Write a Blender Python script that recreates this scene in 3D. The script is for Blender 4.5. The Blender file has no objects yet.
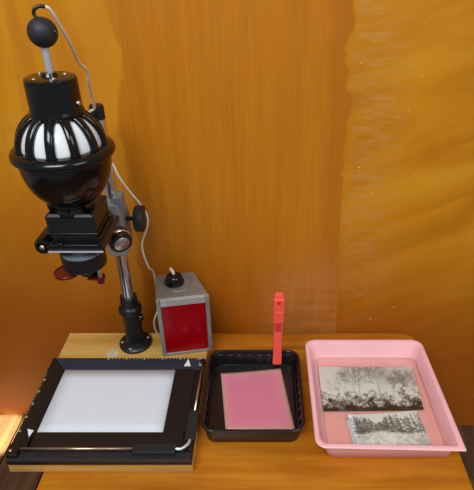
import bpy, bmesh, math, random
import numpy as np
from mathutils import Vector, Matrix, noise
random.seed(7); rng = np.random.default_rng(7)
S = bpy.context.scene
C = S.collection
PI = math.pi

# ------------------------------------------------------------------ camera
cam_d = bpy.data.cameras.new('camera'); cam = bpy.data.objects.new('camera', cam_d); C.objects.link(cam)
cam.location = (0, 0, 0.81)
cam.rotation_euler = (PI/2 - math.radians(31.2), 0, 0)
cam_d.sensor_fit = 'HORIZONTAL'; cam_d.sensor_width = 36; cam_d.lens = 512/474*36*474/490   # render frame is 474x490
cam_d.sensor_fit = 'VERTICAL'; cam_d.sensor_height = 36; cam_d.lens = 36*512/490
cam_d.shift_x = (237-262)/490; cam_d.clip_start = 0.01
S.camera = cam
S.view_settings.view_transform = 'Standard'; S.view_settings.look = 'None'
S.view_settings.gamma = 1; S.view_settings.use_curve_mapping = False
S.view_settings.exposure = 0.0
# ------------------------------------------------------------------ light
W = bpy.data.worlds.new('world'); S.world = W; W.use_nodes = True
bg = W.node_tree.nodes['Background']; bg.inputs[0].default_value = (0.90, 0.95, 1.0, 1); bg.inputs[1].default_value = 0.24
def area(name, loc, target, sx, sy, power, col):
    l = bpy.data.lights.new(name, 'AREA'); l.shape = 'RECTANGLE'; l.size = sx; l.size_y = sy; l.energy = power; l.color = col
    o = bpy.data.objects.new(name, l); C.objects.link(o); o.location = loc
    o.rotation_euler = (Vector(target)-Vector(loc)).to_track_quat('-Z', 'Y').to_euler(); return o
area('window_light', (-0.5, -0.9, 2.3), (0, 0.8, 0.15), 1.3, 1.0, 52, (0.95, 0.985, 1.0))
area('window_light', (1.5, -0.7, 2.0), (0, 0.8, 0.15), 1.0, 1.0, 15, (0.95, 0.985, 1.0))
sp = bpy.data.lights.new('sun_beam', 'SPOT'); sp.energy = 5200; sp.color = (1.0, 0.86, 0.50); sp.spot_size = math.radians(2.9); sp.spot_blend = 0.25; sp.shadow_soft_size = 0.01
spo = bpy.data.objects.new('sun_beam', sp); C.objects.link(spo); spo.location = (-2.3, 0.2, 2.0)
spo.rotation_euler = (Vector((-0.715, 0.90, -0.33))-Vector(spo.location)).to_track_quat('-Z', 'Y').to_euler()

# ------------------------------------------------------------------ materials
def srgb(r, g, b):
    f = lambda c: (c/255/12.92) if c/255 <= .04045 else ((c/255+.055)/1.055)**2.4
    return (f(r), f(g), f(b), 1)
class NT:
    def __init__(s, name):
        s.m = bpy.data.materials.new(name); s.m.use_nodes = True; s.t = s.m.node_tree
        s.b = s.t.nodes['Principled BSDF']; s.out = s.t.nodes['Material Output']
    def n(s, typ, **k):
        nd = s.t.nodes.new(typ)
        for a, v in k.items(): setattr(nd, a, v)
        return nd
    def l(s, a, b): s.t.links.new(a, b)
    def coord(s, scale=(1,1,1), rot=(0,0,0), loc=(0,0,0)):
        tc = s.n('ShaderNodeTexCoord'); mp = s.n('ShaderNodeMapping'); s.l(tc.outputs['Object'], mp.inputs['Vector'])
        mp.inputs['Scale'].default_value = scale; mp.inputs['Rotation'].default_value = rot; mp.inputs['Location'].default_value = loc
        return mp.outputs[0]
    def slant(s, scale, deg):
        tc = s.n('ShaderNodeTexCoord'); mp = s.n('ShaderNodeMapping', vector_type='TEXTURE'); s.l(tc.outputs['Object'], mp.inputs['Vector'])
        mp.inputs['Scale'].default_value = tuple(1/q for q in scale); mp.inputs['Rotation'].default_value = (0, math.radians(deg), 0)
        return mp.outputs[0]
    def noise(s, v, scale, detail=4, rough=.55, dist=0):
        nd = s.n('ShaderNodeTexNoise'); s.l(v, nd.inputs['Vector'])
        nd.inputs['Scale'].default_value = scale; nd.inputs['Detail'].default_value = detail
        nd.inputs['Roughness'].default_value = rough; nd.inputs['Distortion'].default_value = dist
        return nd.outputs[0]
    def ramp(s, f, stops, interp='LINEAR'):
        nd = s.n('ShaderNodeValToRGB'); s.l(f, nd.inputs[0]); cr = nd.color_ramp; cr.interpolation = interp
        while len(cr.elements) < len(stops): cr.elements.new(.5)
        for e, (p, c) in zip(cr.elements, stops):
            e.position = p; e.color = c if len(c) == 4 else (*c, 1)
        return nd.outputs[0]
    def mix(s, f, a, b, mode='MIX'):
        nd = s.n('ShaderNodeMix', data_type='RGBA', blend_type=mode)
        for i, v in ((0, f), (6, a), (7, b)):
            if isinstance(v, (tuple, float, int)): nd.inputs[i].default_value = v
            else: s.l(v, nd.inputs[i])
        return nd.outputs[2]
    def math(s, op, a, b=0.0, c=None, clamp=False):
        nd = s.n('ShaderNodeMath', operation=op, use_clamp=clamp)
        for i, v in enumerate((a, b) if c is None else (a, b, c)):
            if isinstance(v, (int, float)): nd.inputs[i].default_value = v
            else: s.l(v, nd.inputs[i])
        return nd.outputs[0]
    def smooth(s, v, a, b, lo=0., hi=1.):
        nd = s.n('ShaderNodeMapRange', interpolation_type='SMOOTHSTEP'); s.l(v, nd.inputs[0])
        for i, x in zip((1,2,3,4), (a, b, lo, hi)): nd.inputs[i].default_value = x
        return nd.outputs[0]
    def bump(s, h, strength=.2, dist=.001):
        nd = s.n('ShaderNodeBump'); s.l(h, nd.inputs['Height']); nd.inputs['Strength'].default_value = strength
        nd.inputs['Distance'].default_value = dist; s.l(nd.outputs[0], s.b.inputs['Normal'])
    def col(s, c):
        if isinstance(c, tuple): s.b.inputs['Base Color'].default_value = c
        else: s.l(c, s.b.inputs['Base Color'])
    def set(s, **k):
        for a, v in k.items(): s.b.inputs[a.replace('_', ' ')].default_value = v
        return s.m
def plain(name, c, rough=.5, metal=0., var=.12, scale=60, bump=.05, spec=.5, coat=0.):
    t = NT(name); v = t.coord()
    f = t.noise(v, scale, 5)
    d = tuple(x*(1-var) for x in c[:3])+(1,); h = tuple(min(1, x*(1+var)) for x in c[:3])+(1,)
    t.col(t.ramp(f, [(.3, d), (.7, h)])); t.set(Metallic=metal, Specular_IOR_Level=spec, Coat_Weight=coat, Coat_Roughness=.15)
    r = t.math('MULTIPLY_ADD', t.noise(v, scale*.4, 3), .2, rough-.1); t.l(r, t.b.inputs['Roughness'])
    if bump: t.bump(t.noise(v, scale*12, 2), bump, .0005)
    return t.m
M = {}
M['black'] = plain('black_enamel', srgb(9,8,9), .16)
M['black_satin'] = plain('black_satin', srgb(18,18,20), .38)
M['black_matte'] = plain('black_matte', srgb(30,32,36), .55)
M['black_plastic'] = plain('black_plastic', srgb(20,19,21), .33, bump=.15)
M['easel_black'] = plain('easel_black', srgb(15,13,15), .38)
M['easel_black_skylit'] = plain('easel_black_skylit', srgb(34,36,52), .30)  # easel black with the bluish window reflection painted into its colour
M['blade'] = plain('blade_black', srgb(20,12,12), .5)
M['chrome'] = plain('chrome', srgb(235,236,240), .2, 1., var=.04, bump=0)
M['opal_stem'] = plain('bright_aluminium', srgb(225,228,232), .38, .75, var=.03, bump=0)
M['steel'] = plain('brushed_steel', srgb(205,202,196), .33, 1., var=.08)
M['copper'] = plain('copper_rod', srgb(196,172,150), .3, .9, var=.15)
M['grey_cast'] = plain('grey_cast', srgb(150,154,160), .42, .1, var=.08)
M['grey_lens'] = plain('grey_lens_board', srgb(112,120,128), .5)
M['grey_paint'] = plain('grey_hammer_paint', srgb(150,148,143), .38, .45, var=.12, scale=90)
M['grey_light'] = plain('pale_grey_highlight', srgb(185,183,178), .35, .4, var=.1, scale=90)  # pivot plate's own pale grey; also a painted highlight on the safelight frame
M['opal'] = plain('white_opal', srgb(232,234,236), .18, var=.03, bump=0, coat=.5)
M['red_glass'] = plain('red_filter_glass', srgb(150,0,16), .2, var=.15, scale=14, bump=0, spec=.25)
M['red_dark'] = plain('dark_red_plastic', srgb(88,4,14), .3, var=.1)
M['coral'] = plain('coral_plastic', srgb(255,92,76), .35, var=.05)
M['coral_dark'] = plain('coral_clip', srgb(215,48,45), .35, var=.05)
M['cord'] = plain('cream_cord', srgb(238,230,208), .5, var=.08)
M['cord_black'] = plain('black_cord', srgb(28,27,28), .4)
M['white_mark'] = plain('white_paint', srgb(235,235,235), .5, var=.02)
M['gold_mark'] = plain('ochre_mark', srgb(205,192,155), .5)
M['pink'] = plain('pink_plastic', srgb(250,190,196), .38, var=.04, scale=25, bump=.08)
M['paper'] = plain('white_paper', srgb(220,226,236), .7, var=.015)
M['disc'] = plain('pale_plug', srgb(196,178,145), .6)

def wall_mat():
    t = NT('varnished_plywood'); tc = t.n('ShaderNodeTexCoord'); o = tc.outputs['Object']
    sep = t.n('ShaderNodeSeparateXYZ'); t.l(o, sep.inputs[0]); X, Z = sep.outputs[0], sep.outputs[2]
    # irregular edges of the middle strip
    wob = t.noise(t.coord((1, 1, 4)), 1.6, 3, .6); wob2 = t.noise(t.coord((1, 1, 3), loc=(3,0,0)), 2.0, 2, .5)
    # right edge drifts from .15 at the top to .18 at the table
    er = t.math('ADD', t.math('MULTIPLY_ADD', Z, -.042, .178), t.math('MULTIPLY', t.math('SUBTRACT', wob, .5), t.smooth(Z, .2, .6, .015, .14)))
    el = t.math('ADD', t.math('MULTIPLY_ADD', Z, -.01, -.262), t.math('MULTIPLY', t.math('SUBTRACT', wob2, .5), .10))
    dr = t.math('SUBTRACT', X, er); dl = t.math('SUBTRACT', el, X)
    mr = t.smooth(dr, -.002, .003); ml = t.smooth(dl, -.004, .004)
    # centre: fine vertical grain
    g1 = t.noise(t.coord((60, 1, 1.6)), 3.0, 6, .65, .15); g2 = t.noise(t.coord((9, 1, .7)), 2.2, 4, .6, .2)
    g = t.mix(.5, g1, g2)
    cen = t.ramp(g, [(.3, srgb(179,103,11)), (.5, srgb(192,116,15)), (.7, srgb(203,128,23))])
    # worn pale veneer low in the middle strip
    wx = t.math('MULTIPLY', t.smooth(X, -.03, .06), t.smooth(Z, .24, .05))
    wn = t.smooth(t.noise(t.coord((3,1,7)), 6, 4), .32, .62, .35, 1.)
    wear = t.math('MULTIPLY', t.math('MULTIPLY', wx, wn), .95)
    pale = t.ramp(g1, [(.3, srgb(188,120,55)), (.7, srgb(206,142,75))])
    cen = t.mix(wear, cen, pale)
    # darker bands of lacquer along the strip edges
    edge = t.math('MULTIPLY', t.smooth(dr, -.055, -.01), .55)
    cen = t.mix(edge, cen, srgb(177,97,13))
    # right: lighter lacquer with slanting brush marks
    d1 = t.noise(t.slant((1.3, 1, 5.5), -24), 2.2, 5, .5, .9)
    rgt = t.ramp(d1, [(.34, srgb(187,115,11)), (.5, srgb(202,129,13)), (.66, srgb(211,142,27))])
    rb = t.noise(t.coord((1,1,1), loc=(5,0,2)), 2.2, 3)
    rgt = t.mix(t.smooth(rb, .45, .7, 0, .5), rgt, srgb(185,112,13))
    # vertical worn band just right of the edge with a hazy, scuffed skin
    band = t.math('MULTIPLY', t.math('MULTIPLY', t.smooth(dr, .0, .02), t.smooth(dr, .14, .05)), t.smooth(t.noise(t.coord((4,1,18)), 4, 6, .7), .42, .66))
    rgt = t.mix(t.math('MULTIPLY', band, .75), rgt, srgb(201,141,67))
    # left: blotchy
    b1 = t.noise(t.coord((2.5,1,1.0), loc=(1,0,1)), 3.0, 5, .6, .4)
    lft = t.ramp(b1, [(.36, srgb(193,119,13)), (.5, srgb(205,132,17)), (.64, srgb(214,145,31))])
    streak = t.smooth(t.noise(t.coord((10,1,.8), loc=(7,0,0)), 2.5, 4), .52, .6, 0, .45)
    lft = t.mix(streak, lft, srgb(189,117,17))
    lb = t.math('MULTIPLY', t.smooth(dl, .075, .055), .4); lft = t.mix(lb, lft, srgb(218,144,35))
    c = t.mix(mr, cen, rgt); c = t.mix(ml, c, lft)
    # the sheet is redder and deeper near its foot
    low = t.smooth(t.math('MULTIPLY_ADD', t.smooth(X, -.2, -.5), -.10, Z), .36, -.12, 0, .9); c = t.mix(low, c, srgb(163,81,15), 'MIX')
    c = t.mix(t.math('MULTIPLY', t.math('MULTIPLY', wear, .6), t.math('SUBTRACT', 1.0, mr)), c, pale)
    # chips and scratches on the right
    vo = t.n('ShaderNodeTexVoronoi', feature='F1'); t.l(t.coord((1,1,1.5)), vo.inputs['Vector']); vo.inputs['Scale'].default_value = 62
    vo.inputs['Randomness'].default_value = 1
    sepc = t.n('ShaderNodeSeparateColor'); t.l(vo.outputs['Color'], sepc.inputs[0])
    chip = t.math('MULTIPLY', t.smooth(vo.outputs['Distance'], .20, .10), t.smooth(sepc.outputs[0], .80, .82))
    cz = t.math('MULTIPLY', t.smooth(dr, .0, .02), t.smooth(dr, .33, .08))
    cn = t.smooth(t.noise(t.coord(), 7, 2), .42, .6)
    c = t.mix(t.math('MULTIPLY', t.math('MULTIPLY', chip, cz), t.math('MULTIPLY', cn, .75)), c, srgb(221,181,113))
    sc = t.noise(t.slant((7,1,50), -40), 3.2, 3, .6)
    scm = t.math('MULTIPLY', t.math('MULTIPLY', t.smooth(sc, .68, .76), .5), t.smooth(X, -.3, .3, .25, 1))
    c = t.mix(scm, c, srgb(217,163,93))
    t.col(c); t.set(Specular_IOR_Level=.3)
    t.l(t.math('MULTIPLY_ADD', d1, .25, .32), t.b.inputs['Roughness'])
    t.bump(t.noise(t.coord((30,30,3)), 6, 4), .12, .001)
    return t.m
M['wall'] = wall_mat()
def wood(name, dark, mid, light, along='x', rough=.35, s=1., fine=40, blot=.4, coat=.2):
    t = NT(name)
    sc = (1*s, fine*.35*s, 8*s) if along == 'x' else (fine*.35*s, 1*s, 8*s)
    g = t.noise(t.coord(sc), 3.2, 6, .62, .35); b = t.noise(t.coord((2,2,2)), 2.5, 4, .6)
    c = t.ramp(g, [(.33, dark), (.5, mid), (.68, light)])
    c = t.mix(t.smooth(b, .4, .7, 0, blot), c, dark)
    t.col(c); t.set(Roughness=rough, Coat_Weight=coat, Coat_Roughness=.2); t.bump(g, .08, .001)
    return t.m
M['table'] = wood('table_varnished_wood', srgb(164,92,10), srgb(187,113,18), srgb(202,130,30), 'x', .3, blot=.55)
M['table_edge'] = wood('table_edge_wood', srgb(140,76,14), srgb(168,98,24), srgb(190,118,40), 'x', .35)
M['pine'] = wood('pale_pine', srgb(184,136,62), srgb(206,160,82), srgb(218,176,104), 'x', .5, coat=.05, blot=.3)
M['pine_edge'] = wood('pine_edge', srgb(186,138,72), srgb(210,164,92), srgb(222,182,112), 'x', .55, coat=0)
M['floor'] = wood('floor_plank_wood', srgb(66,44,28), srgb(92,64,42), srgb(112,82,56), 'y', .5, coat=.05)
M['under'] = plain('subfloor', srgb(40,30,24), .9)
def pinkpaper():
    t = NT('fogged_photo_paper'); g = t.n('ShaderNodeTexCoord')
    at = t.n('ShaderNodeAttribute'); at.attribute_name = 'edge'
    n = t.noise(t.coord(), 14, 4)
    f = t.math('ADD', at.outputs['Fac'], t.math('MULTIPLY', t.math('SUBTRACT', n, .5), .5))
    t.col(t.ramp(f, [(.0, srgb(206,160,140)), (.2, srgb(214,146,148)), (.45, srgb(218,132,152)), (1., srgb(214,124,150))]))
    t.set(Roughness=.3); return t.m
M['pinkpaper'] = pinkpaper()
def photo_mat():
    t = NT('silver_print'); at = t.n('ShaderNodeAttribute'); at.attribute_name = 'tone'
    t.col(at.outputs['Color']); t.set(Roughness=.38); return t.m
M['photo'] = photo_mat()
def liquid():
    t = NT('tray_liquid'); tr = t.n('ShaderNodeBsdfTransparent'); tr.inputs[0].default_value = (1., .97, .93, 1)
    gl = t.n('ShaderNodeBsdfGlossy'); gl.inputs['Roughness'].default_value = .03
    fr = t.n('ShaderNodeFresnel'); fr.inputs[0].default_value = 1.33
    mx = t.n('ShaderNodeMixShader'); t.l(fr.outputs[0], mx.inputs[0]); t.l(tr.outputs[0], mx.inputs[1]); t.l(gl.outputs[0], mx.inputs[2])
    t.l(mx.outputs[0], t.out.inputs[0]); return t.m
M['liquid'] = liquid()

# ------------------------------------------------------------------ helpers
def obj(name, bm, mat, parent=None, smooth=False, bevel=0, bseg=2, loc=None):
    me = bpy.data.meshes.new(name); bmesh.ops.recalc_face_normals(bm, faces=bm.faces); bm.to_mesh(me); bm.free()
    me.materials.append(mat)
    if smooth:
        for p in me.polygons: p.use_smooth = True
    o = bpy.data.objects.new(name, me); C.objects.link(o)
    if parent: o.parent = parent
    if loc: o.location = loc
    if bevel:
        b = o.modifiers.new('bevel', 'BEVEL'); b.width = bevel; b.segments = bseg; b.limit_method = 'ANGLE'; b.angle_limit = math.radians(40)
        for p in me.polygons: p.use_smooth = True
        o.modifiers.new('wn', 'WEIGHTED_NORMAL').keep_sharp = True
    return o
def sharp(o, ang=35):
    me = o.data; bm = bmesh.new(); bm.from_mesh(me)
    for e in bm.edges:
        if len(e.link_faces) == 2 and e.calc_face_angle() > math.radians(ang): e.smooth = False
    bm.to_mesh(me); bm.free(); return o
def thing(name, label, cat, loc=(0,0,0), rz=0, group=None):
    o = bpy.data.objects.new(name, None); C.objects.link(o); o.empty_display_size = .02
    o.location = loc; o.rotation_euler = (0, 0, rz); o['label'] = label; o['category'] = cat
    if group: o['group'] = group
    return o
def tag(o, label, cat, group=None):
    o['label'] = label; o['category'] = cat
    if group: o['group'] = group
    return o
def box(bm, x0, x1, y0, y1, z0, z1, mat=None):
    vs = [bm.verts.new((x, y, z)) for z in (z0, z1) for y in (y0, y1) for x in (x0, x1)]
    for f in ((0,2,3,1), (4,5,7,6), (0,1,5,4), (2,6,7,3), (0,4,6,2), (1,3,7,5)): bm.faces.new([vs[i] for i in f])
    if mat is not None: bmesh.ops.transform(bm, matrix=mat, verts=vs)
    return bm
def B(*a, mat=None): return box(bmesh.new(), *a, mat=mat)
def lathe(prof, n=48, bm=None, axis='z', c=(0,0,0), cap=True):
    bm = bm or bmesh.new(); rings = []
    for r, z in prof:
        ring = []
        for i in range(n):
            a = 2*PI*i/n; p = Vector((r*math.cos(a), r*math.sin(a), z))
            if axis == 'x': p = Vector((z, p.x, p.y))
            elif axis == 'y': p = Vector((p.x, z, p.y))
            ring.append(bm.verts.new(p+Vector(c)))
        rings.append(ring)
    for a, b in zip(rings, rings[1:]):
        for i in range(n): bm.faces.new((a[i], a[(i+1)%n], b[(i+1)%n], b[i]))
    if cap: bm.faces.new(rings[0]); bm.faces.new(rings[-1])
    return bm
def catmull(pts, k=8):
    P = [Vector(p) for p in pts]; P = [P[0]*2-P[1]]+P+[P[-1]*2-P[-2]]; out = []
    for i in range(1, len(P)-2):
        for j in range(k):
            t = j/k; a, b, c, d = P[i-1:i+3]
            out.append(.5*((2*b)+(c-a)*t+(2*a-5*b+4*c-d)*t*t+(3*b-a-3*c+d)*t**3))
    out.append(P[-2]); return out
def tube(pts, r, n=10, bm=None):
    bm = bm or bmesh.new(); rings = []; up = Vector((0.13, .31, .94)).normalized()
    for i, p in enumerate(pts):
        d = (pts[min(i+1, len(pts)-1)]-pts[max(i-1, 0)]).normalized()
        s = d.cross(up)
        if s.length < .05: s = d.cross(Vector((1,0,0)))
        s.normalize(); up = s.cross(d).normalized()
        rr = r[i] if isinstance(r, (list, tuple)) else r
        rings.append([bm.verts.new(p+rr*(math.cos(2*PI*k/n)*s+math.sin(2*PI*k/n)*up)) for k in range(n)])
    for a, b in zip(rings, rings[1:]):
        for k in range(n): bm.faces.new((a[k], a[(k+1)%n], b[(k+1)%n], b[k]))
    bm.faces.new(rings[0]); bm.faces.new(rings[-1]); return bm
def rrect(x0, x1, y0, y1, rad, n=8, z=0):
    """outline counter-clockwise from the front-left corner; rad = one radius or four (FL, FR, BR, BL)"""
    if not isinstance(rad, (tuple, list)): rad = (rad,)*4
    out = []
    for (cx, cy, sx, sy, a0), r in zip(((x0,y0,1,1,PI), (x1,y0,-1,1,1.5*PI), (x1,y1,-1,-1,0), (x0,y1,1,-1,.5*PI)), rad):
        for i in range(n+1):
            a = a0+.5*PI*i/n; out.append(Vector((cx+sx*r+r*math.cos(a), cy+sy*r+r*math.sin(a), z)))
    return out
def loft(rings, bm=None, cap=(True, True)):
    bm = bm or bmesh.new(); R = [[bm.verts.new(p) for p in r] for r in rings]; n = len(R[0])
    for a, b in zip(R, R[1:]):
        for i in range(n): bm.faces.new((a[i], a[(i+1)%n], b[(i+1)%n], b[i]))
    if cap[0]: bm.faces.new(R[0])
    if cap[1]: bm.faces.new(R[-1])
    return bm
def prism(poly, z0, z1, bm=None):
    return loft([[Vector((x, y, z0)) for x, y in poly], [Vector((x, y, z1)) for x, y in poly]], bm)

# ------------------------------------------------------------------ setting
FZ = -.33
fl = obj('floor', B(-1.6, 1.6, -.6, 1.0, FZ-.03, FZ-.006), M['under']); fl['kind'] = 'structure'
pw = .115; x = -1.6+.02; k = 0
while x < 1.58:
    y0 = -.6; cuts = [-.6, random.uniform(-.1, .35), random.uniform(.6, .8), 1.0]
    for a, b in zip(cuts, cuts[1:]):
        p = obj('plank', B(-pw/2+.0015, pw/2-.0015, -(b-a)/2+.0008, (b-a)/2-.0008, -.012, 0), M['floor'], fl, bevel=.001, bseg=1, loc=(x+pw/2, (a+b)/2, FZ+random.uniform(-.0006, .0006)))
    x += pw
ya = math.atan2(-.04, 1.28)
wl = obj('wall_back', B(-1.3, 1.3, 0, .02, FZ, 1.5), M['wall'], bevel=.001)
wl.location = (0, .953, 0); wl.rotation_euler = (0, 0, ya); wl['kind'] = 'structure'

# ------------------------------------------------------------------ table
tb = thing('low_table', 'low varnished orange wooden table with rounded corners standing against the panel', 'table', (0, 0, 0))
out = rrect(-.386, .362, .43, .934, (.09, .075, .035, .035), 10)
ring = lambda d, z: [Vector((.0+(p.x+.015)*(1-d/.38)-.015, .68+(p.y-.68)*(1-d/.25), z)) for p in out]
o = obj('tabletop', loft([ring(.004,-.022), ring(0,-.018), ring(0,-.003), ring(.0008,-.0009), ring(.003,0)]), M['table'], tb, smooth=True); sharp(o, 50)
for x0, x1, y0, y1 in ((-.31,.28,.52,.54), (-.31,.28,.88,.90), (-.31,-.29,.54,.88), (.26,.28,.54,.88)):
    obj('apron', B(x0, x1, y0, y1, -.085, -.022), M['table_edge'], tb, bevel=.002)
for lx in (-.31, .28):
    for ly in (.52, .90):
        q = bmesh.new(); s = 1 if lx > 0 else -1; sy = 1 if ly > .7 else -1
        loft([rrect(lx-.022, lx+.022, ly-.022-.0, ly+.022, .006, 3, -.0225), rrect(lx-.014+s*.012, lx+.014+s*.012, ly-.014, ly+.014, .005, 3, FZ)], q)
        obj('leg', q, M['table_edge'], tb, smooth=False)

# ------------------------------------------------------------------ enlarger
en = thing('photo_enlarger', 'black photo enlarger with ribbed round lamp head on a chrome column and pale board', 'enlarger', (0, 0, 0))
BT = .024
obj('baseboard', B(-.4437, -.1205, .5645, .906, .0006, BT), M['pine'], en, bevel=.0012)
o = obj('plug', lathe([(.0135, BT), (.0135, BT+.0008), (.0125, BT+.0013)], 32, c=(-.3275, .8385, 0)), M['disc'], en); o['label'] = 'pale round plug on the board'
CX, CY = -.2835, .871
o = obj('column_base', lathe([(.0355, BT), (.0355, BT+.006), (.033, BT+.009), (.023, BT+.012), (.0195, BT+.018), (.019, BT+.085), (.0200, BT+.088), (.0235, BT+.091), (.0245, BT+.096), (.0245, BT+.102), (.0225, BT+.107), (.0185, BT+.110), (.0175, BT+.132), (.0130, BT+.132)], 48, c=(CX, CY, 0)), M['black_satin'], en, smooth=True); sharp(o)
for a in (-1.75, 0.35, 2.44, -2.9):
    obj('screw', lathe([(.0042, BT+.0085), (.0042, BT+.0105), (.003, BT+.0115)], 16, c=(CX+.028*math.cos(a), CY+.028*math.sin(a), 0)), M['steel'], en, smooth=True)
o = obj('clamp_screw', lathe([(.006, -.004), (.006, .001), (.0085, .002), (.0085, .006), (.007, .008)], 20, axis='x', c=(CX+.018, CY-.004, BT+.078)), M['black'], en, smooth=True); sharp(o)
o = obj('column', lathe([(.0120, BT+.12), (.0120, .556)], 48, c=(CX, CY, 0)), M['chrome'], en, smooth=True); sharp(o)
obj('column_slot', B(CX-.0012, CX+.0022, CY-.0126, CY-.010, .16, .29), M['black_matte'], en)
o = obj('column_cap', lathe([(.0125, .538), (.0125, .558), (.0115, .562), (.005, .5635)], 32, c=(CX, CY, 0)), M['black_satin'], en, smooth=True); sharp(o)
# carriage on the column
bk = obj('carriage', loft([rrect(CX-.016, CX+.020, CY-.026, CY+.022, .008, 5, .272), rrect(CX-.016, CX+.025, CY-.030, CY+.022, .008, 5, .290), rrect(CX-.016, CX+.025, CY-.030, CY+.022, .008, 5, .350), rrect(CX-.015, CX+.018, CY-.026, CY+.020, .008, 5, .384)]), M['grey_cast'], en, smooth=True, bevel=.002); sharp(bk)
o = obj('lug', prism([(CX+.008, CY-.024), (CX+.024, CY-.024), (CX+.022, CY+.010), (CX+.008, CY+.010)], .376, .398), M['grey_cast'], bk, bevel=.002)
o = obj('height_knob', lathe([(.004, 0), (.004, .018), (.021, .018), (.0245, .0195), (.0255, .022), (.0255, .033), (.024, .0355), (.018, .036)], 40, axis='x', c=(CX+.024, CY-.012, .3485)), M['black_matte'], en, smooth=True); sharp(o)
# arm from carriage to head
ab = bmesh.new(); R4 = [[Vector((x, y, z)) for x, z in ((CX-.020, z0), (CX+.012, z0), (CX+.012, z1), (CX-.020, z1))] for y, z0, z1 in ((.835, .330, .372), (.80, .335, .378), (.735, .400, .440), (.715, .405, .445))]
obj('head_arm', loft(R4, ab), M['black_satin'], en, bevel=.003)
# focusing knob at the right of the arm
mt = Matrix.Translation((-.247, .757, .368)) @ Matrix.Rotation(math.radians(32), 4, 'Z') @ Matrix.Rotation(math.radians(90+12), 4, 'X')
b = lathe([(.007, -.024), (.007, -.006), (.018, -.006), (.0195, -.004), (.0195, .018), (.018, .020)], 32); bmesh.ops.transform(b, matrix=mt, verts=b.verts)
fk = obj('focus_knob', b, M['black_satin'], en, smooth=True); sharp(fk)
b = lathe([(.0205, .006), (.0205, .010)], 32); bmesh.ops.transform(b, matrix=mt, verts=b.verts)
obj('knob_ring', b, M['chrome'], fk, smooth=True)
b = lathe([(.014, .0198), (.013, .0215)], 32); bmesh.ops.transform(b, matrix=mt, verts=b.verts)
obj('knob_face', b, M['steel'], fk, smooth=True)
# lamp head
HX, HY, HZ = -.2772, .68, .550        # HZ = height of the equator rim
R = .0595; RZS = .92
bowl = [(.014, -.081), (.027, -.079)]+[(R*1.06*math.sin(a)**.82, -.004-.0745*math.cos(a)) for a in np.linspace(.36, 1.5, 16)]+[(.063, -.004), (.0685, -.003), (.0705, .000), (.0705, .0045), (.0685, .008), (.063, .011), (.058, .011)]
hd = obj('lamp_bowl', lathe(bowl, 72, c=(HX, HY, HZ)), M['black'], en, smooth=True); sharp(hd, 50)
dome_r = lambda a: R*math.cos(a)
DT = math.radians(61)
inner = [( (R-.0045)*math.cos(a), .010+(R-.0045)*RZS*math.sin(a)) for a in np.linspace(0, DT+.1, 18)]
dm = obj('opal_dome', lathe(inner, 64, c=(HX, HY, HZ)), M['opal'], en, smooth=True); dm['label'] = 'white reflector dome seen between the ribs'
NR = 12
for i in range(NR):
    b = bmesh.new(); a0 = 2*PI*(i+.18)/NR; segs = 14; rows = []
    for j in range(segs+1):
        t = j/segs; el = -.02+t*(DT+.06)
        wbase = .2*R+.003*abs(2*t-1)**3      # half sum; strip narrower at mid height
        hw = (.0060+.0035*max(0, 1-abs(t)/.08)+.0075*max(0, (t-.72)/.28)**2) / max(.012, R*math.cos(el))
        hw = min(hw, PI/NR*.98)
        row = []
        for (da, rr) in ((-hw, R-.006), (-hw, R), (-hw*.62, R+.0022), (hw*.62, R+.0022), (hw, R), (hw, R-.006)):
            row.append(b.verts.new((HX+rr*math.cos(el)*math.cos(a0+da), HY+rr*math.cos(el)*math.sin(a0+da), HZ+.010+rr*RZS*math.sin(el))))
        rows.append(row)
    for r0, r1 in zip(rows, rows[1:]):
        for q in range(5): b.faces.new((r0[q], r0[q+1], r1[q+1], r1[q]))
        b.faces.new((r0[5], r0[0], r1[0], r1[5]))
    b.faces.new(rows[0]); b.faces.new(rows[-1])
    obj('rib', b, M['black'], en, smooth=True)
zt = HZ+.010+R*RZS*math.sin(DT)-.003
o = obj('lamp_cap', lathe([(.0345, zt-.002), (.0362, zt+.002), (.0350, zt+.006), (.0338, zt+.009), (.0336, zt+.044), (.0325, zt+.0475), (.029, zt+.0490), (.011, zt+.0495), (.009, zt+.0535), (.006, zt+.054)], 64, c=(HX+.0025, HY, 0)), M['black'], en, smooth=True); sharp(o)
cap_top = zt+.049
for a in (-2.1, -.9, .6, 2.4):
    obj('cap_screw', lathe([(.0028, cap_top-.001), (.0028, cap_top+.001), (.002, cap_top+.0016)], 12, c=(HX+.022*math.cos(a), HY+.022*math.sin(a), 0)), M['steel'], en, smooth=True)
o = obj('side_screw', lathe([(.0035, 0), (.0035, .004), (.0025, .005)], 12, axis='x', c=(HX+.0335, HY-.008, zt+.016)), M['steel'], en, smooth=True)
o = obj('stem', lathe([(.0052, cap_top), (.0052, .697)], 24, c=(HX+.004, HY, 0)), M['opal_stem'], en, smooth=True); sharp(o)
BZ = .7065
bl = obj('ball_grip', lathe([(max(.0015, .0182*math.cos(a)), .0182*math.sin(a)) for a in np.linspace(-1.5, 1.5, 26)], 40, c=(HX+.005, HY, BZ)), M['black_matte'], en, smooth=True)
obj('ball_hole', lathe([(.0026, .0172), (.0026, .0186)], 16, axis='x', c=(HX+.005, HY-.004, BZ+.001)), M['black'], bl)
# flex sleeve at the top of the ball
obj('cord_sleeve', tube(catmull([(HX+.002, HY, BZ+.016), (HX-.001, HY, BZ+.021), (HX+.001, HY, BZ+.0265), (HX+.0065, HY+.002, BZ+.0295), (HX+.013, HY+.004, BZ+.0288)]), .0023), M['cord_black'], en, smooth=True)
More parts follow.
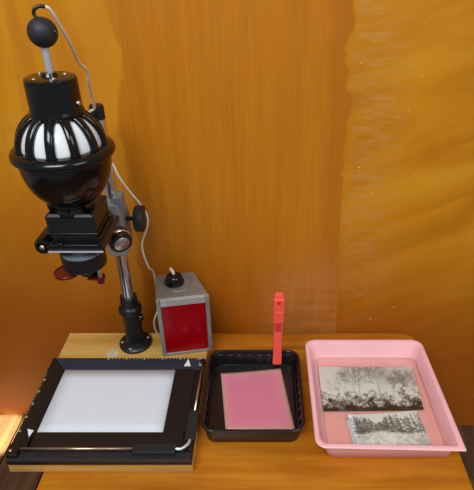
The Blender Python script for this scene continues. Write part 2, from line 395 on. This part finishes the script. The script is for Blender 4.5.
# neck under the bowl
NX = HX-.009
obj('neck', lathe([(.032, .462), (.029, .468), (.029, .474), (.033, .480)], 40, c=(HX-.003, HY, 0)), M['black_satin'], en, smooth=True)
for dx in (-.026, .0, .026):
    obj('lug_screw', lathe([(.004, .464), (.004, .474), (.0055, .474), (.0055, .480), (.004, .481)], 16, c=(HX+dx, HY-.025+abs(dx)*.15, 0)), M['black'], en, smooth=True)
# condenser housing
hx0, hx1, hy0, hy1 = -.3125, -.2425, .650, .722
hs = obj('condenser_housing', loft([rrect(hx0, hx1, hy0, hy1, .003, 3, .430), rrect(hx0-.001, hx1+.001, hy0, hy1, .003, 3, .463), rrect(hx0+.003, hx1-.003, hy0+.003, hy1-.003, .003, 3, .466)]), M['black_satin'], en, smooth=False)
obj('housing_ridge', B(hx0-.0025, hx1+.0025, hy0-.002, hy1+.002, .434, .437), M['black'], hs, bevel=.001)
# negative stage
obj('negative_stage', loft([rrect(hx0-.002, hx1+.010, hy0-.012, hy1+.018, .004, 3, .384), rrect(hx0-.002, hx1+.010, hy0-.012, hy1+.018, .004, 3, .3905), rrect(hx0+.004, hx1+.004, hy0-.002, hy1+.006, .004, 3, .392), rrect(hx0+.004, hx1+.004, hy0-.002, hy1+.006, .004, 3, .402)]), M['black_satin'], en).location.z = .028
obj('chrome_strip', B(hx0-.001, hx1+.010, hy0-.0145, hy0-.0115, .3835, .3853), M['opal_stem'], en, bevel=.0003).location.z = .028
obj('carrier_slide', B(hx0+.002, hx1+.004, hy0-.014, hy0-.006, .3910, .3965), M['black'], en, bevel=.001).location.z = .028
obj('stage_catch', B(HX-.020, HX-.012, hy0-.016, hy0-.006, .394, .400), M['black'], en, bevel=.001).location.z = .028
b = lathe([(.010, -.028), (.0115, -.027), (.0115, .006), (.009, .010), (.006, .010), (.0055, .006)], 32, axis='y'); 
bmesh.ops.transform(b, matrix=Matrix.Translation((hx0-.0135, hy0+.010, .389)) @ Matrix.Scale(1.2, 4) @ Matrix.Rotation(math.radians(180), 4, 'Z'), verts=b.verts)
sk = obj('stage_knob', b, M['black'], en, smooth=True); sharp(sk); sk.location.z = .024
obj('knob_stud', lathe([(.004, 0), (.004, .004), (.003, .005)], 16, axis='y', c=(hx0-.0135, hy0-.004, .389)), M['copper'], sk, smooth=True)
# lens board, barrel, lens
LX, LY = HX+.001, .670
obj('lens_board', lathe([(.030, .371), (.0325, .3735), (.0325, .3755), (.020, .3757), (.020, .388)], 40, c=(LX, LY, 0)), M['grey_lens'], en, smooth=False).location.z = .0215
o = obj('lens_barrel', lathe([(.018, .347), (.030, .347), (.033, .350), (.0335, .366), (.0335, .3735), (.0325, .3738), (.0315, .3725)], 48, c=(LX, LY, 0)), M['black_satin'], en, smooth=True); sharp(o); o.location.z = .0215
o = obj('lens', lathe([(.008, .334), (.0150, .333), (.0165, .336), (.017, .348)], 40, c=(LX+.004, LY, 0)), M['black'], en, smooth=True); sharp(o); o.location.z = .0215
# swing-out red filter
rf = obj('red_filter', lathe([(.0015, .343), (.0185, .343), (.0185, .3455), (.0015, .3455)], 40, c=(LX-.030, LY-.004, 0)), M['red_dark'], en, smooth=False); rf['label'] = 'dark red swing filter disc'; rf.location.z = .0125
obj('filter_ring', lathe([(.0180, .342), (.0195, .342), (.0195, .3465), (.0180, .3465)], 40, c=(LX-.030, LY-.004, 0), cap=False), M['red_dark'], rf, smooth=True)
fa = obj('filter_arm', prism([(LX+.004, LY-.016), (LX+.026, LY-.020), (LX+.032, LY-.012), (LX+.028, LY-.002), (LX+.004, LY+.004)], .3305, .3335), M['red_dark'], en, bevel=.0008); fa.location.z = .0195
o = obj('filter_pin', lathe([(.0035, .3335), (.0035, .352), (.0028, .354)], 20, c=(LX+.0245, LY-.014, 0)), M['steel'], en, smooth=True); sharp(o); o.location.z = .0215
o = obj('filter_tip', lathe([(.0045, .322), (.0055, .324), (.0055, .3335), (.0045, .334)], 20, c=(LX+.0245, LY-.014, 0)), M['red_dark'], en, smooth=True); sharp(o); o.location.z = .0215
# cord of the lamp head: from ball to column, down behind, to the safelight
obj('power_cord', tube(catmull([(HX+.012, HY+.004, BZ+.0290), (HX+.0165, HY+.008, BZ+.025), (-.2575, .70, .7150), (-.2560, .725, .6850), (-.2600, .755, .6560), (-.2570, .775, .640), (-.2625, .79, .6180), (-.2705, .82, .5880), (-.2760, .838, .5660), (-.284, .843, .560), (-.291, .850, .552), (-.292, .866, .53), (-.284, .874, .48), (-.270, .872, .450), (-.2613, .868, .4282), (-.245, .871, .3955), (-.2262, .874, .3612), (-.2225, .878, .335), (-.2302, .88, .3085), (-.2419, .885, .2787), (-.2430, .888, .2500), (-.2400, .905, .2056), (-.2400, .938, .17), (-.2390, .938, .10), (-.2400, .928, .072), (-.2480, .920, .052), (-.250, .920, .03), (-.245, .922, .0035)], 8), .0021), M['cord'], en, smooth=True)

# ------------------------------------------------------------------ masking easel
ea = thing('masking_easel', 'black metal masking easel holding a white sheet on the enlarger board', 'easel', (0, 0, 0))
EZ = BT+.0006
ex0, ex1, ey0, ey1 = -.4415, -.1215, .5605, .8035
obj('base_plate', B(ex0, ex1, ey0, ey1, EZ, EZ+.0105), M['easel_black'], ea, bevel=.0015)
PZ = EZ+.0105
def bar(name, poly_lo, poly_hi, z1, mat): return obj(name, loft([[Vector((*p, PZ)) for p in poly_lo], [Vector((*p, z1)) for p in poly_hi]]), mat, ea, bevel=.0008)
HZ2 = PZ+.009
bar('left_frame', [(ex0, ey0+.018), (ex0+.030, ey0+.018), (ex0+.030, ey1-.026), (ex0, ey1)], [(ex0, ey0+.018), (ex0+.0085, ey0+.018), (ex0+.0085, ey1-.009), (ex0, ey1)], HZ2, M['easel_black'])
bar('back_frame', [(ex0, ey1), (ex0+.030, ey1-.026), (ex1, ey1-.026), (ex1, ey1)], [(ex0, ey1), (ex0+.0085, ey1-.006), (ex1, ey1-.006), (ex1, ey1)], HZ2, M['easel_black_skylit'])
obj('front_apron', B(ex0+.001, ex1-.001, ey0, ey0+.017, PZ, PZ+.004), M['black_matte'], ea, bevel=.001)
obj('bottom_blade', B(ex0+.022, ex1-.020, ey0+.026, .6185, PZ+.0022, PZ+.0034), M['blade'], ea)
obj('side_blade', B(-.1795, ex1-.017, .6190, ey1-.027, PZ+.0022, PZ+.0034), M['blade'], ea)
obj('side_rail', B(ex1-.008, ex1-.001, ey0+.018, ey1-.027, PZ, PZ+.006), M['easel_black'], ea, bevel=.001)
RZ = PZ+.0095
o = obj('front_rod', tube([Vector((ex0+.016, ey0+.0185, RZ)), Vector((-.222, ey0+.0185, RZ))], .0024), M['copper'], ea, smooth=True)
obj('front_slider', B(-.224, -.150, ey0+.008, ey0+.0255, PZ+.0042, RZ+.004), M['black_matte'], ea, bevel=.001)
obj('corner_rod', tube(catmull([(-.151, ey0+.0185, RZ), (-.141, ey0+.0185, RZ), (-.132, ey0+.026, RZ), (-.1285, ey0+.033, RZ), (-.128, ey0+.041, RZ)]), .0030), M['opal_stem'], ea, smooth=True)
obj('side_slider', B(-.1365, -.1185, ey0+.036, ey0+.100, PZ+.0062, RZ+.004), M['black_matte'], ea, bevel=.001)
obj('side_rod', tube([Vector((-.1265, ey0+.099, RZ)), Vector((-.1235, ey1-.020, RZ))], .0024), M['copper'], ea, smooth=True)
o = obj('rod_pivot', lathe([(.0065, HZ2), (.0065, HZ2+.005), (.005, HZ2+.006)], 24, c=(-.1235, ey1-.014, 0)), M['black'], ea, smooth=True); sharp(o)
obj('pivot_plate', B(-.131, ex1, ey1-.024, ey1-.001, HZ2, HZ2+.0012), M['grey_light'], ea)
hg = obj('hinge_block', B(ex0+.0005, ex0+.020, ey0+.003, ey0+.027, PZ+.0042, PZ+.0125), M['easel_black'], ea, bevel=.0015)
obj('hinge_screw', lathe([(.0032, 0), (.0032, .002), (.0022, .003)], 16, c=(ex0+.007, ey0+.012, PZ+.0125)), M['steel'], hg, smooth=True)
o = obj('pointer', prism([(ex0+.0175, ey0+.059), (ex0+.0300, ey0+.056), (ex0+.0270, ey0+.041)], PZ+.0105, PZ+.0112), M['white_mark'], ea); o['label'] = 'white triangular pointer'
obj('pointer', prism([(-.1620, ey1-.025), (-.1480, ey1-.025), (-.1550, ey1-.004)], HZ2+.0002, HZ2+.001), M['white_mark'], ea)
obj('pointer_arm', B(ex0+.0185, ex0+.030, ey0+.019, ey0+.050, PZ+.0035, PZ+.0104), M['easel_black'], ea, bevel=.001)
b = bmesh.new()
for i in range(26):
    xx = ex0+.118+i*.0076; L = .0035 if i % 5 == 0 else .0022
    box(b, xx-.0007, xx+.0007, ey1-.0012-L, ey1-.0012, HZ2, HZ2+.0003)
    if i % 5 == 0: box(b, xx-.0022, xx-.0010, ey1-.0050, ey1-.0015, HZ2, HZ2+.0003); 
o = obj('back_scale', b, M['gold_mark'], ea); o['kind'] = 'stuff'
b = bmesh.new()
for i in range(24):
    yy = ey0+.055+i*.0062; L = .0045 if i % 5 == 0 else .0018
    box(b, ex0+.0012, ex0+.0012+L, yy-.0005, yy+.0005, HZ2, HZ2+.0003)
    if i % 5 == 0: box(b, ex0+.0020, ex0+.0060, yy+.0015, yy+.0028, HZ2, HZ2+.0003)
o = obj('side_scale', b, M['gold_mark'], ea); o['kind'] = 'stuff'

def sheet(name, corners, z0, nx, ny, zf, mat, thick=.0003, attr=None):
    """corners: back-left, back-right, front-right, front-left"""
    bl, br, fr, fl_ = [Vector((*c, 0)) for c in corners]; verts = []; faces = []
    for j in range(ny+1):
        v = j/ny
        for i in range(nx+1):
            u = i/nx; p = (bl*(1-u)+br*u)*(1-v)+(fl_*(1-u)+fr*u)*v
            verts.append((p.x, p.y, z0+zf(u, v)))
    for j in range(ny):
        for i in range(nx):
            a = j*(nx+1)+i; faces.append((a, a+nx+1, a+nx+2, a+1))
    me = bpy.data.meshes.new(name); me.from_pydata(verts, [], faces); me.materials.append(mat)
    for p in me.polygons: p.use_smooth = True
    if attr is not None:
        nm, arr = attr
        ca = me.color_attributes.new(nm, 'FLOAT_COLOR', 'POINT')
        a = np.ones((len(verts), 4)); a[:, :3] = arr.reshape(len(verts), -1); ca.data.foreach_set('color', a.ravel())
    o = bpy.data.objects.new(name, me); C.objects.link(o)
    s = o.modifiers.new('solid', 'SOLIDIFY'); s.thickness = thick; s.offset = 1
    return o
o = sheet('paper_sheet', [(-.4095, .7765), (-.1782, .7765), (-.1782, .6170), (-.4095, .6170)], PZ+.0004, 8, 6, lambda u, v: 0, M['paper'])
tag(o, 'blank white paper sheet lying in the black easel', 'paper')

# ------------------------------------------------------------------ safelight
sl = thing('safelight', 'grey metal darkroom lamp box with dark red front glass and black socket', 'lamp', (-.2155, .8275, BT+.0004), math.atan2(.019, .107))
w, dpt, h = .1085, .082, .152
obj('body', prism([(0, .004), (w, .004), (w-.0255, .094), (-.002, .094)], 0, h), M['grey_paint'], sl, bevel=.003, bseg=3)
obj('front_frame', B(0, .0085, 0, .006, 0, h-.001), M['grey_paint'], sl, bevel=.001)
obj('front_frame', B(w-.0085, w, 0, .006, 0, h-.001), M['grey_paint'], sl, bevel=.001)
obj('front_frame', B(.0085, w-.0085, 0, .006, 0, .007), M['grey_paint'], sl, bevel=.001)
obj('front_frame', B(.0085, w-.0085, 0, .006, h-.018, h-.001), M['grey_light'], sl, bevel=.001)  # lighter grey paints in the highlight along the top rail
o = obj('red_glass', B(.0083, w-.0083, .0028, .0045, .0065, h-.0175), M['red_glass'], sl); o['label'] = 'dark red glass panel'
o = obj('top_ring', lathe([(.031, h-.0005), (.031, h+.0015), (.029, h+.002), (.029, h-.0005)], 48, c=(.046, .055, 0), cap=False), M['grey_paint'], sl, smooth=True)
o = obj('socket', lathe([(.0205, h), (.0205, h+.005), (.0175, h+.007), (.0180, h+.013), (.0150, h+.019), (.009, h+.022), (.0045, h+.0225)], 40, c=(.040, .058, 0)), M['black'], sl, smooth=True); sharp(o, 45)
q = Vector((.040, .058, h+.021))
obj('lamp_cord', tube(catmull([q, q+Vector((-.001,.001,.006)), q+Vector((-.004,.005,.009)), q+Vector((-.006,.014,.006)), q+Vector((-.006,.028,-.006)), q+Vector((-.006,.042,-.022)), q+Vector((-.006,.044,-.05)), q+Vector((-.006,.044,-.10)), q+Vector((-.006,.044,-.172))]), .0032), M['cord'], sl, smooth=True)

# ------------------------------------------------------------------ trays
def tray(name, label, x0, x1, y0, y1, bx0, bx1, by0, by1, h, rad, lip, mat, spout=None, wt=.0025):
    r4 = [rad]*4
    if spout is not None: r4[spout] = rad*.35
    R_ = lambda a0, a1, c0, c1, rr, z: rrect(a0, a1, c0, c1, [max(.002, q*rr) for q in r4], 8, z)
    def lerp(t, d=0): return (bx0+(x0+lip-bx0)*t-d, bx1+(x1-lip-bx1)*t+d, by0+(y0+lip-by0)*t-d, by1+(y1-lip-by1)*t+d)
    rings = [R_(*lerp(0, -.004), .8, 0.0004), R_(*lerp(0), .8, .003), R_(*lerp(.5), .9, h*.5), R_(*lerp(1), 1, h-.004),
             R_(x0+.001, x1-.001, y0+.001, y1-.001, 1.1, h-.004), R_(x0, x1, y0, y1, 1.1, h-.002), R_(x0+.0015, x1-.0015, y0+.0015, y1-.0015, 1.1, h),
             R_(*lerp(1, -.001), 1, h), R_(*lerp(1, -wt), 1, h-.002), R_(*lerp(.5, -wt), .9, h*.5), R_(*lerp(.06, -wt), .8, .007), R_(*lerp(0, -wt-.004), .8, .0045)]
    if spout is not None:
        cx_ = (x0, x1, x1, x0)[spout]; cy_ = (y0, y0, y1, y1)[spout]; sx_ = (-1, 1, 1, -1)[spout]; sy_ = (-1, -1, 1, 1)[spout]
        for ring_ in rings[3:9]:
            for p in ring_:
                d = (Vector((p.x, p.y))-Vector((cx_, cy_))).length; f = max(0, 1-d/.045)**2
                p.x += sx_*.008*f; p.y += sy_*.006*f; p.z -= .003*f
    t = thing(name, label, 'tray', (0, 0, 0))
    o = obj('basin', loft(rings), mat, t, smooth=True); sharp(o, 50)
    return t
bt = tray('developing_tray', 'small black plastic darkroom tray with ribbed walls between easel and pink tray', -.1130, .0795, .6155, .8290, -.1040, .0690, .6250, .8250, .045, .022, .0035, M['black_plastic'])
for i in range(8):
    xx = -.089+i*.0208
    obj('rib', B(xx-.0065, xx+.0065, .8195, .8225, .010, .037), M['black_plastic'], bt, bevel=.0012, bseg=2)
for i in range(8):
    yy = .650+i*.0205
    obj('rib', B(-.1040, -.1018, yy-.0062, yy+.0062, .010, .036), M['black_plastic'], bt, bevel=.001, bseg=1)
    obj('rib', B(.0672, .0694, yy-.0062, yy+.0062, .010, .036), M['black_plastic'], bt, bevel=.001, bseg=1)
pk = tray('rinsing_tray', 'large pink plastic darkroom tray with two wet black and white prints', .0935, .3490, .5770, .8550, .1180, .3370, .5925, .8370, .050, .018, .0065, M['pink'], spout=1)
tag(obj('tray_liquid', loft([rrect(.1195, .3355, .594, .8355, .012, 6, .0135), rrect(.119, .336, .5935, .836, .012, 6, .0142)]), M['liquid']), 'thin clear liquid covering the bottom of the pink tray', 'liquid')
bpy.data.objects['tray_liquid']['kind'] = 'stuff'

nx, ny = 24, 28
uu, vv = np.meshgrid(np.linspace(0, 1, nx+1), np.linspace(0, 1, ny+1))
e = np.clip(np.minimum(np.minimum(uu, 1-uu), np.minimum(vv, 1-vv))*5, 0, 1)
o = sheet('photo_paper', [(-.0880, .7930), (.0405, .8120), (.0625, .6485), (-.0695, .6520)], .0056, nx, ny, lambda u, v: .0018*math.sin(PI*u)*0+.004*(1-u)**3*(1-v)**2+.003*u**4*v**2, M['pinkpaper'], attr=('edge', e[..., None]))
tag(o, 'undeveloped mauve pink photo paper lying in the black tray', 'photo paper')

def fbm(nx, ny, s, seed):
    out = np.zeros((ny, nx))
    for j in range(ny):
        for i in range(nx): out[j, i] = noise.fractal(Vector((i*s/nx*2, j*s/nx*2, seed*7.3)), .9, 2., 5)
    return out
def line(A, x0, y0, x1, y1, w, val, al=1.):
    h_, w_ = A.shape; n = int(max(abs(x1-x0), abs(y1-y0))*1.5)+2
    for t in np.linspace(0, 1, n):
        x, y = x0+(x1-x0)*t, y0+(y1-y0)*t; r = max(.5, w)
        for jy in range(int(y-r), int(y+r)+2):
            for ix in range(int(x-r), int(x+r)+2):
                if 0 <= jy < h_ and 0 <= ix < w_:
                    d = math.hypot(ix-x, jy-y); a = max(0, min(1, r+.5-d))*al*min(1, w/.5+.15)
                    A[jy, ix] = A[jy, ix]*(1-a)+val*a
def treeb(A, x, y, ang, L, w, depth, val, al):
    """a bare tree: a curving limb that keeps throwing side branches"""
    n = 6
    for k in range(n):
        x1, y1 = x+L/n*math.cos(ang), y-L/n*math.sin(ang); line(A, x, y, x1, y1, w*(1-.6*k/n), val, al); x, y = x1, y1
        ang += random.uniform(-.12, .12)
        if depth > 0 and k >= 1:
            for sgn in ((-1, 1) if depth > 1 else (random.choice((-1, 1)),)):
                treeb(A, x, y, ang+sgn*random.uniform(.35, .75), L*random.uniform(.42, .62), w*.6, depth-1, val, al)
def print_one():
    w_, h_ = 200, 116; A = np.full((h_, w_), .60); yy, xx = np.mgrid[0:h_, 0:w_]
    A += .10*np.exp(-((xx-50)/60)**2)+fbm(w_, h_, 3, 1)*.05
    A[:] -= .10*(yy/h_)
    for (x, y, L, dpt_) in ((78, 78, 72, 3), (70, 76, 52, 3), (120, 74, 58, 3), (152, 78, 36, 2), (166, 76, 44, 3), (184, 76, 38, 3), (24, 84, 34, 2), (46, 80, 30, 2)):
        treeb(A, x, y, PI/2+random.uniform(-.12, .12), L, 1.3 if L > 50 else .8, dpt_, .2, .15)
    haze = fbm(w_, h_, 10, 2)
    m = (yy > 66+8*haze-12*np.exp(-((xx-168)/30)**2)).astype(float)
    b = fbm(w_, h_, 5, 3)*.9+.55*fbm(w_, h_, 22, 4); bb = .50-.20*np.clip((yy-70)/30, 0, 1)+.22*np.clip(b*2.2, -1, 1)+.1*haze
    edge_ = np.clip((yy-(64+14*fbm(w_, h_, 6, 9)-16*np.exp(-((xx-170)/26)**2)))/8, 0, 1)
    A = A*(1-edge_)+edge_*bb
    dk = np.clip((yy-97-8*b)/7, 0, 1); A = A*(1-dk)+dk*(.12+.10*np.clip(b, 0, 1))
    return np.clip(A, .02, .8)
def print_two():
    w_, h_ = 140, 84; A = np.full((h_, w_), .62); yy, xx = np.mgrid[0:h_, 0:w_]; b = fbm(w_, h_, 16, 5); c = fbm(w_, h_, 6, 6)
    for k in range(70):
        x = random.uniform(0, w_); gap = abs(x-52)/60; top = random.uniform(4, 20)+22*max(0, 1-gap*3)
        base = 44+10*min(1, gap*1.2)
        line(A, x, top, x+random.uniform(-1, 1), base+6, .7, .2, .35)
        for q in range(22):
            t = random.random(); y = top+(base-top)*t; L = 2+8*t
            line(A, x, y, x+random.choice((-1, 1))*L*random.uniform(.4, 1), y+L*.35, .9, random.uniform(.1, .42), .4)
    sh = np.clip((yy-(44+12*np.minimum(1, abs(xx-56)/50)+5*c))/9, 0, 1)
    snow = .60+.12*c-.16*np.clip(abs(xx-62)/70, 0, 1)+.12*np.clip(b, -.3, .3)
    A = A*(1-sh)+sh*snow
    return np.clip(A, .03, .78)
def photo(name, A, corners, z0, zf, border=.03):
    h_, w_ = A.shape; bpx = max(1, int(border*h_)); A = A.copy()
    if border: A[:bpx] = .66; A[-bpx:] = .66; A[:, :bpx] = .66; A[:, -bpx:] = .66
    lin = np.clip((A[..., None]-.10)*1.9, .012, .92)**1.35*np.array([.90, 1., 1.08])
    return sheet(name, corners, z0, w_-1, h_-1, zf, M['photo'], attr=('tone', lin))
o = photo('landscape_print', print_one(), [(.1220, .8140), (.3235, .8115), (.3190, .6945), (.1212, .6925)], .0075, lambda u, v: .0012*(1-v)+.003*u**6, .0)
tag(o, 'larger wet print of bare trees over snowy bushes in the pink tray', 'photograph')
o = photo('landscape_print', print_two(), [(.1660, .6790), (.3040, .6930), (.3120, .6150), (.1745, .6110)], .0088, lambda u, v: .0045*(1-u)**4+.0012, .0)
tag(o, 'smaller wet print of a snowy forest road in the pink tray', 'photograph')
o = sheet('print_sheet', [(.1620, .6745), (.3000, .6880), (.3090, .6135), (.1690, .6085)], .0062, 10, 8, lambda u, v: .003*(1-u)**4, M['paper'])
tag(o, 'white sheet edge showing under the smaller snowy road print', 'photograph')

# ------------------------------------------------------------------ tongs on the tray's back edge
tg = thing('print_tongs', 'coral red plastic print tongs clipped upright on the black tray', 'tongs', (.0325, .8245, .014))
def blade_bm(y_off, wprof, hts, th):
    b = bmesh.new(); rings_ = []
    for z, wv, dy in zip(hts, wprof, y_off):
        rings_.append([Vector((-wv/2, dy-th/2, z)), Vector((wv/2, dy-th/2, z)), Vector((wv/2, dy+th/2, z)), Vector((-wv/2, dy+th/2, z))])
    return loft(rings_, b)
hz = [0, .004, .01, .05, .10, .112, .120, .155, .172, .180, .184]
wf = [.016, .0195, .0195, .0178, .0178, .0180, .0215, .0220, .0215, .019, .0125]
obj('front_arm', blade_bm([-.009, -.0100, -.0095, -.0075, -.0065, -.0062, -.006, -.0045, -.004, -.0035, -.003], wf, hz, .004), M['coral'], tg, bevel=.0010)
obj('rear_arm', blade_bm([.0112, .0112, .0110, .009, .0065, .006, .0055, .004, .003, .0028, .0025], wf, [z+.002 if z < .18 else z for z in hz], .004), M['coral'], tg, bevel=.0010).location = (0, 0, 0)
obj('head_block', B(-.0107, .0107, -.0095, .006, .114, .174), M['coral'], tg, bevel=.002, bseg=3)
o = obj('clip', B(-.0062, .0058, -.0112, -.0065, .094, .116), M['coral_dark'], tg, bevel=.001); o['label'] = 'darker red sliding clip'
obj('hole', lathe([(.0042, -.0100), (.0042, -.0060)], 20, axis='y', c=(0, 0, .166)), M['coral_dark'], tg)
obj('grip_ridge', B(-.0085, .0085, -.0112, -.009, .139, .142), M['coral'], tg, bevel=.0008)
tg.rotation_euler = (0, math.radians(.6), 0)
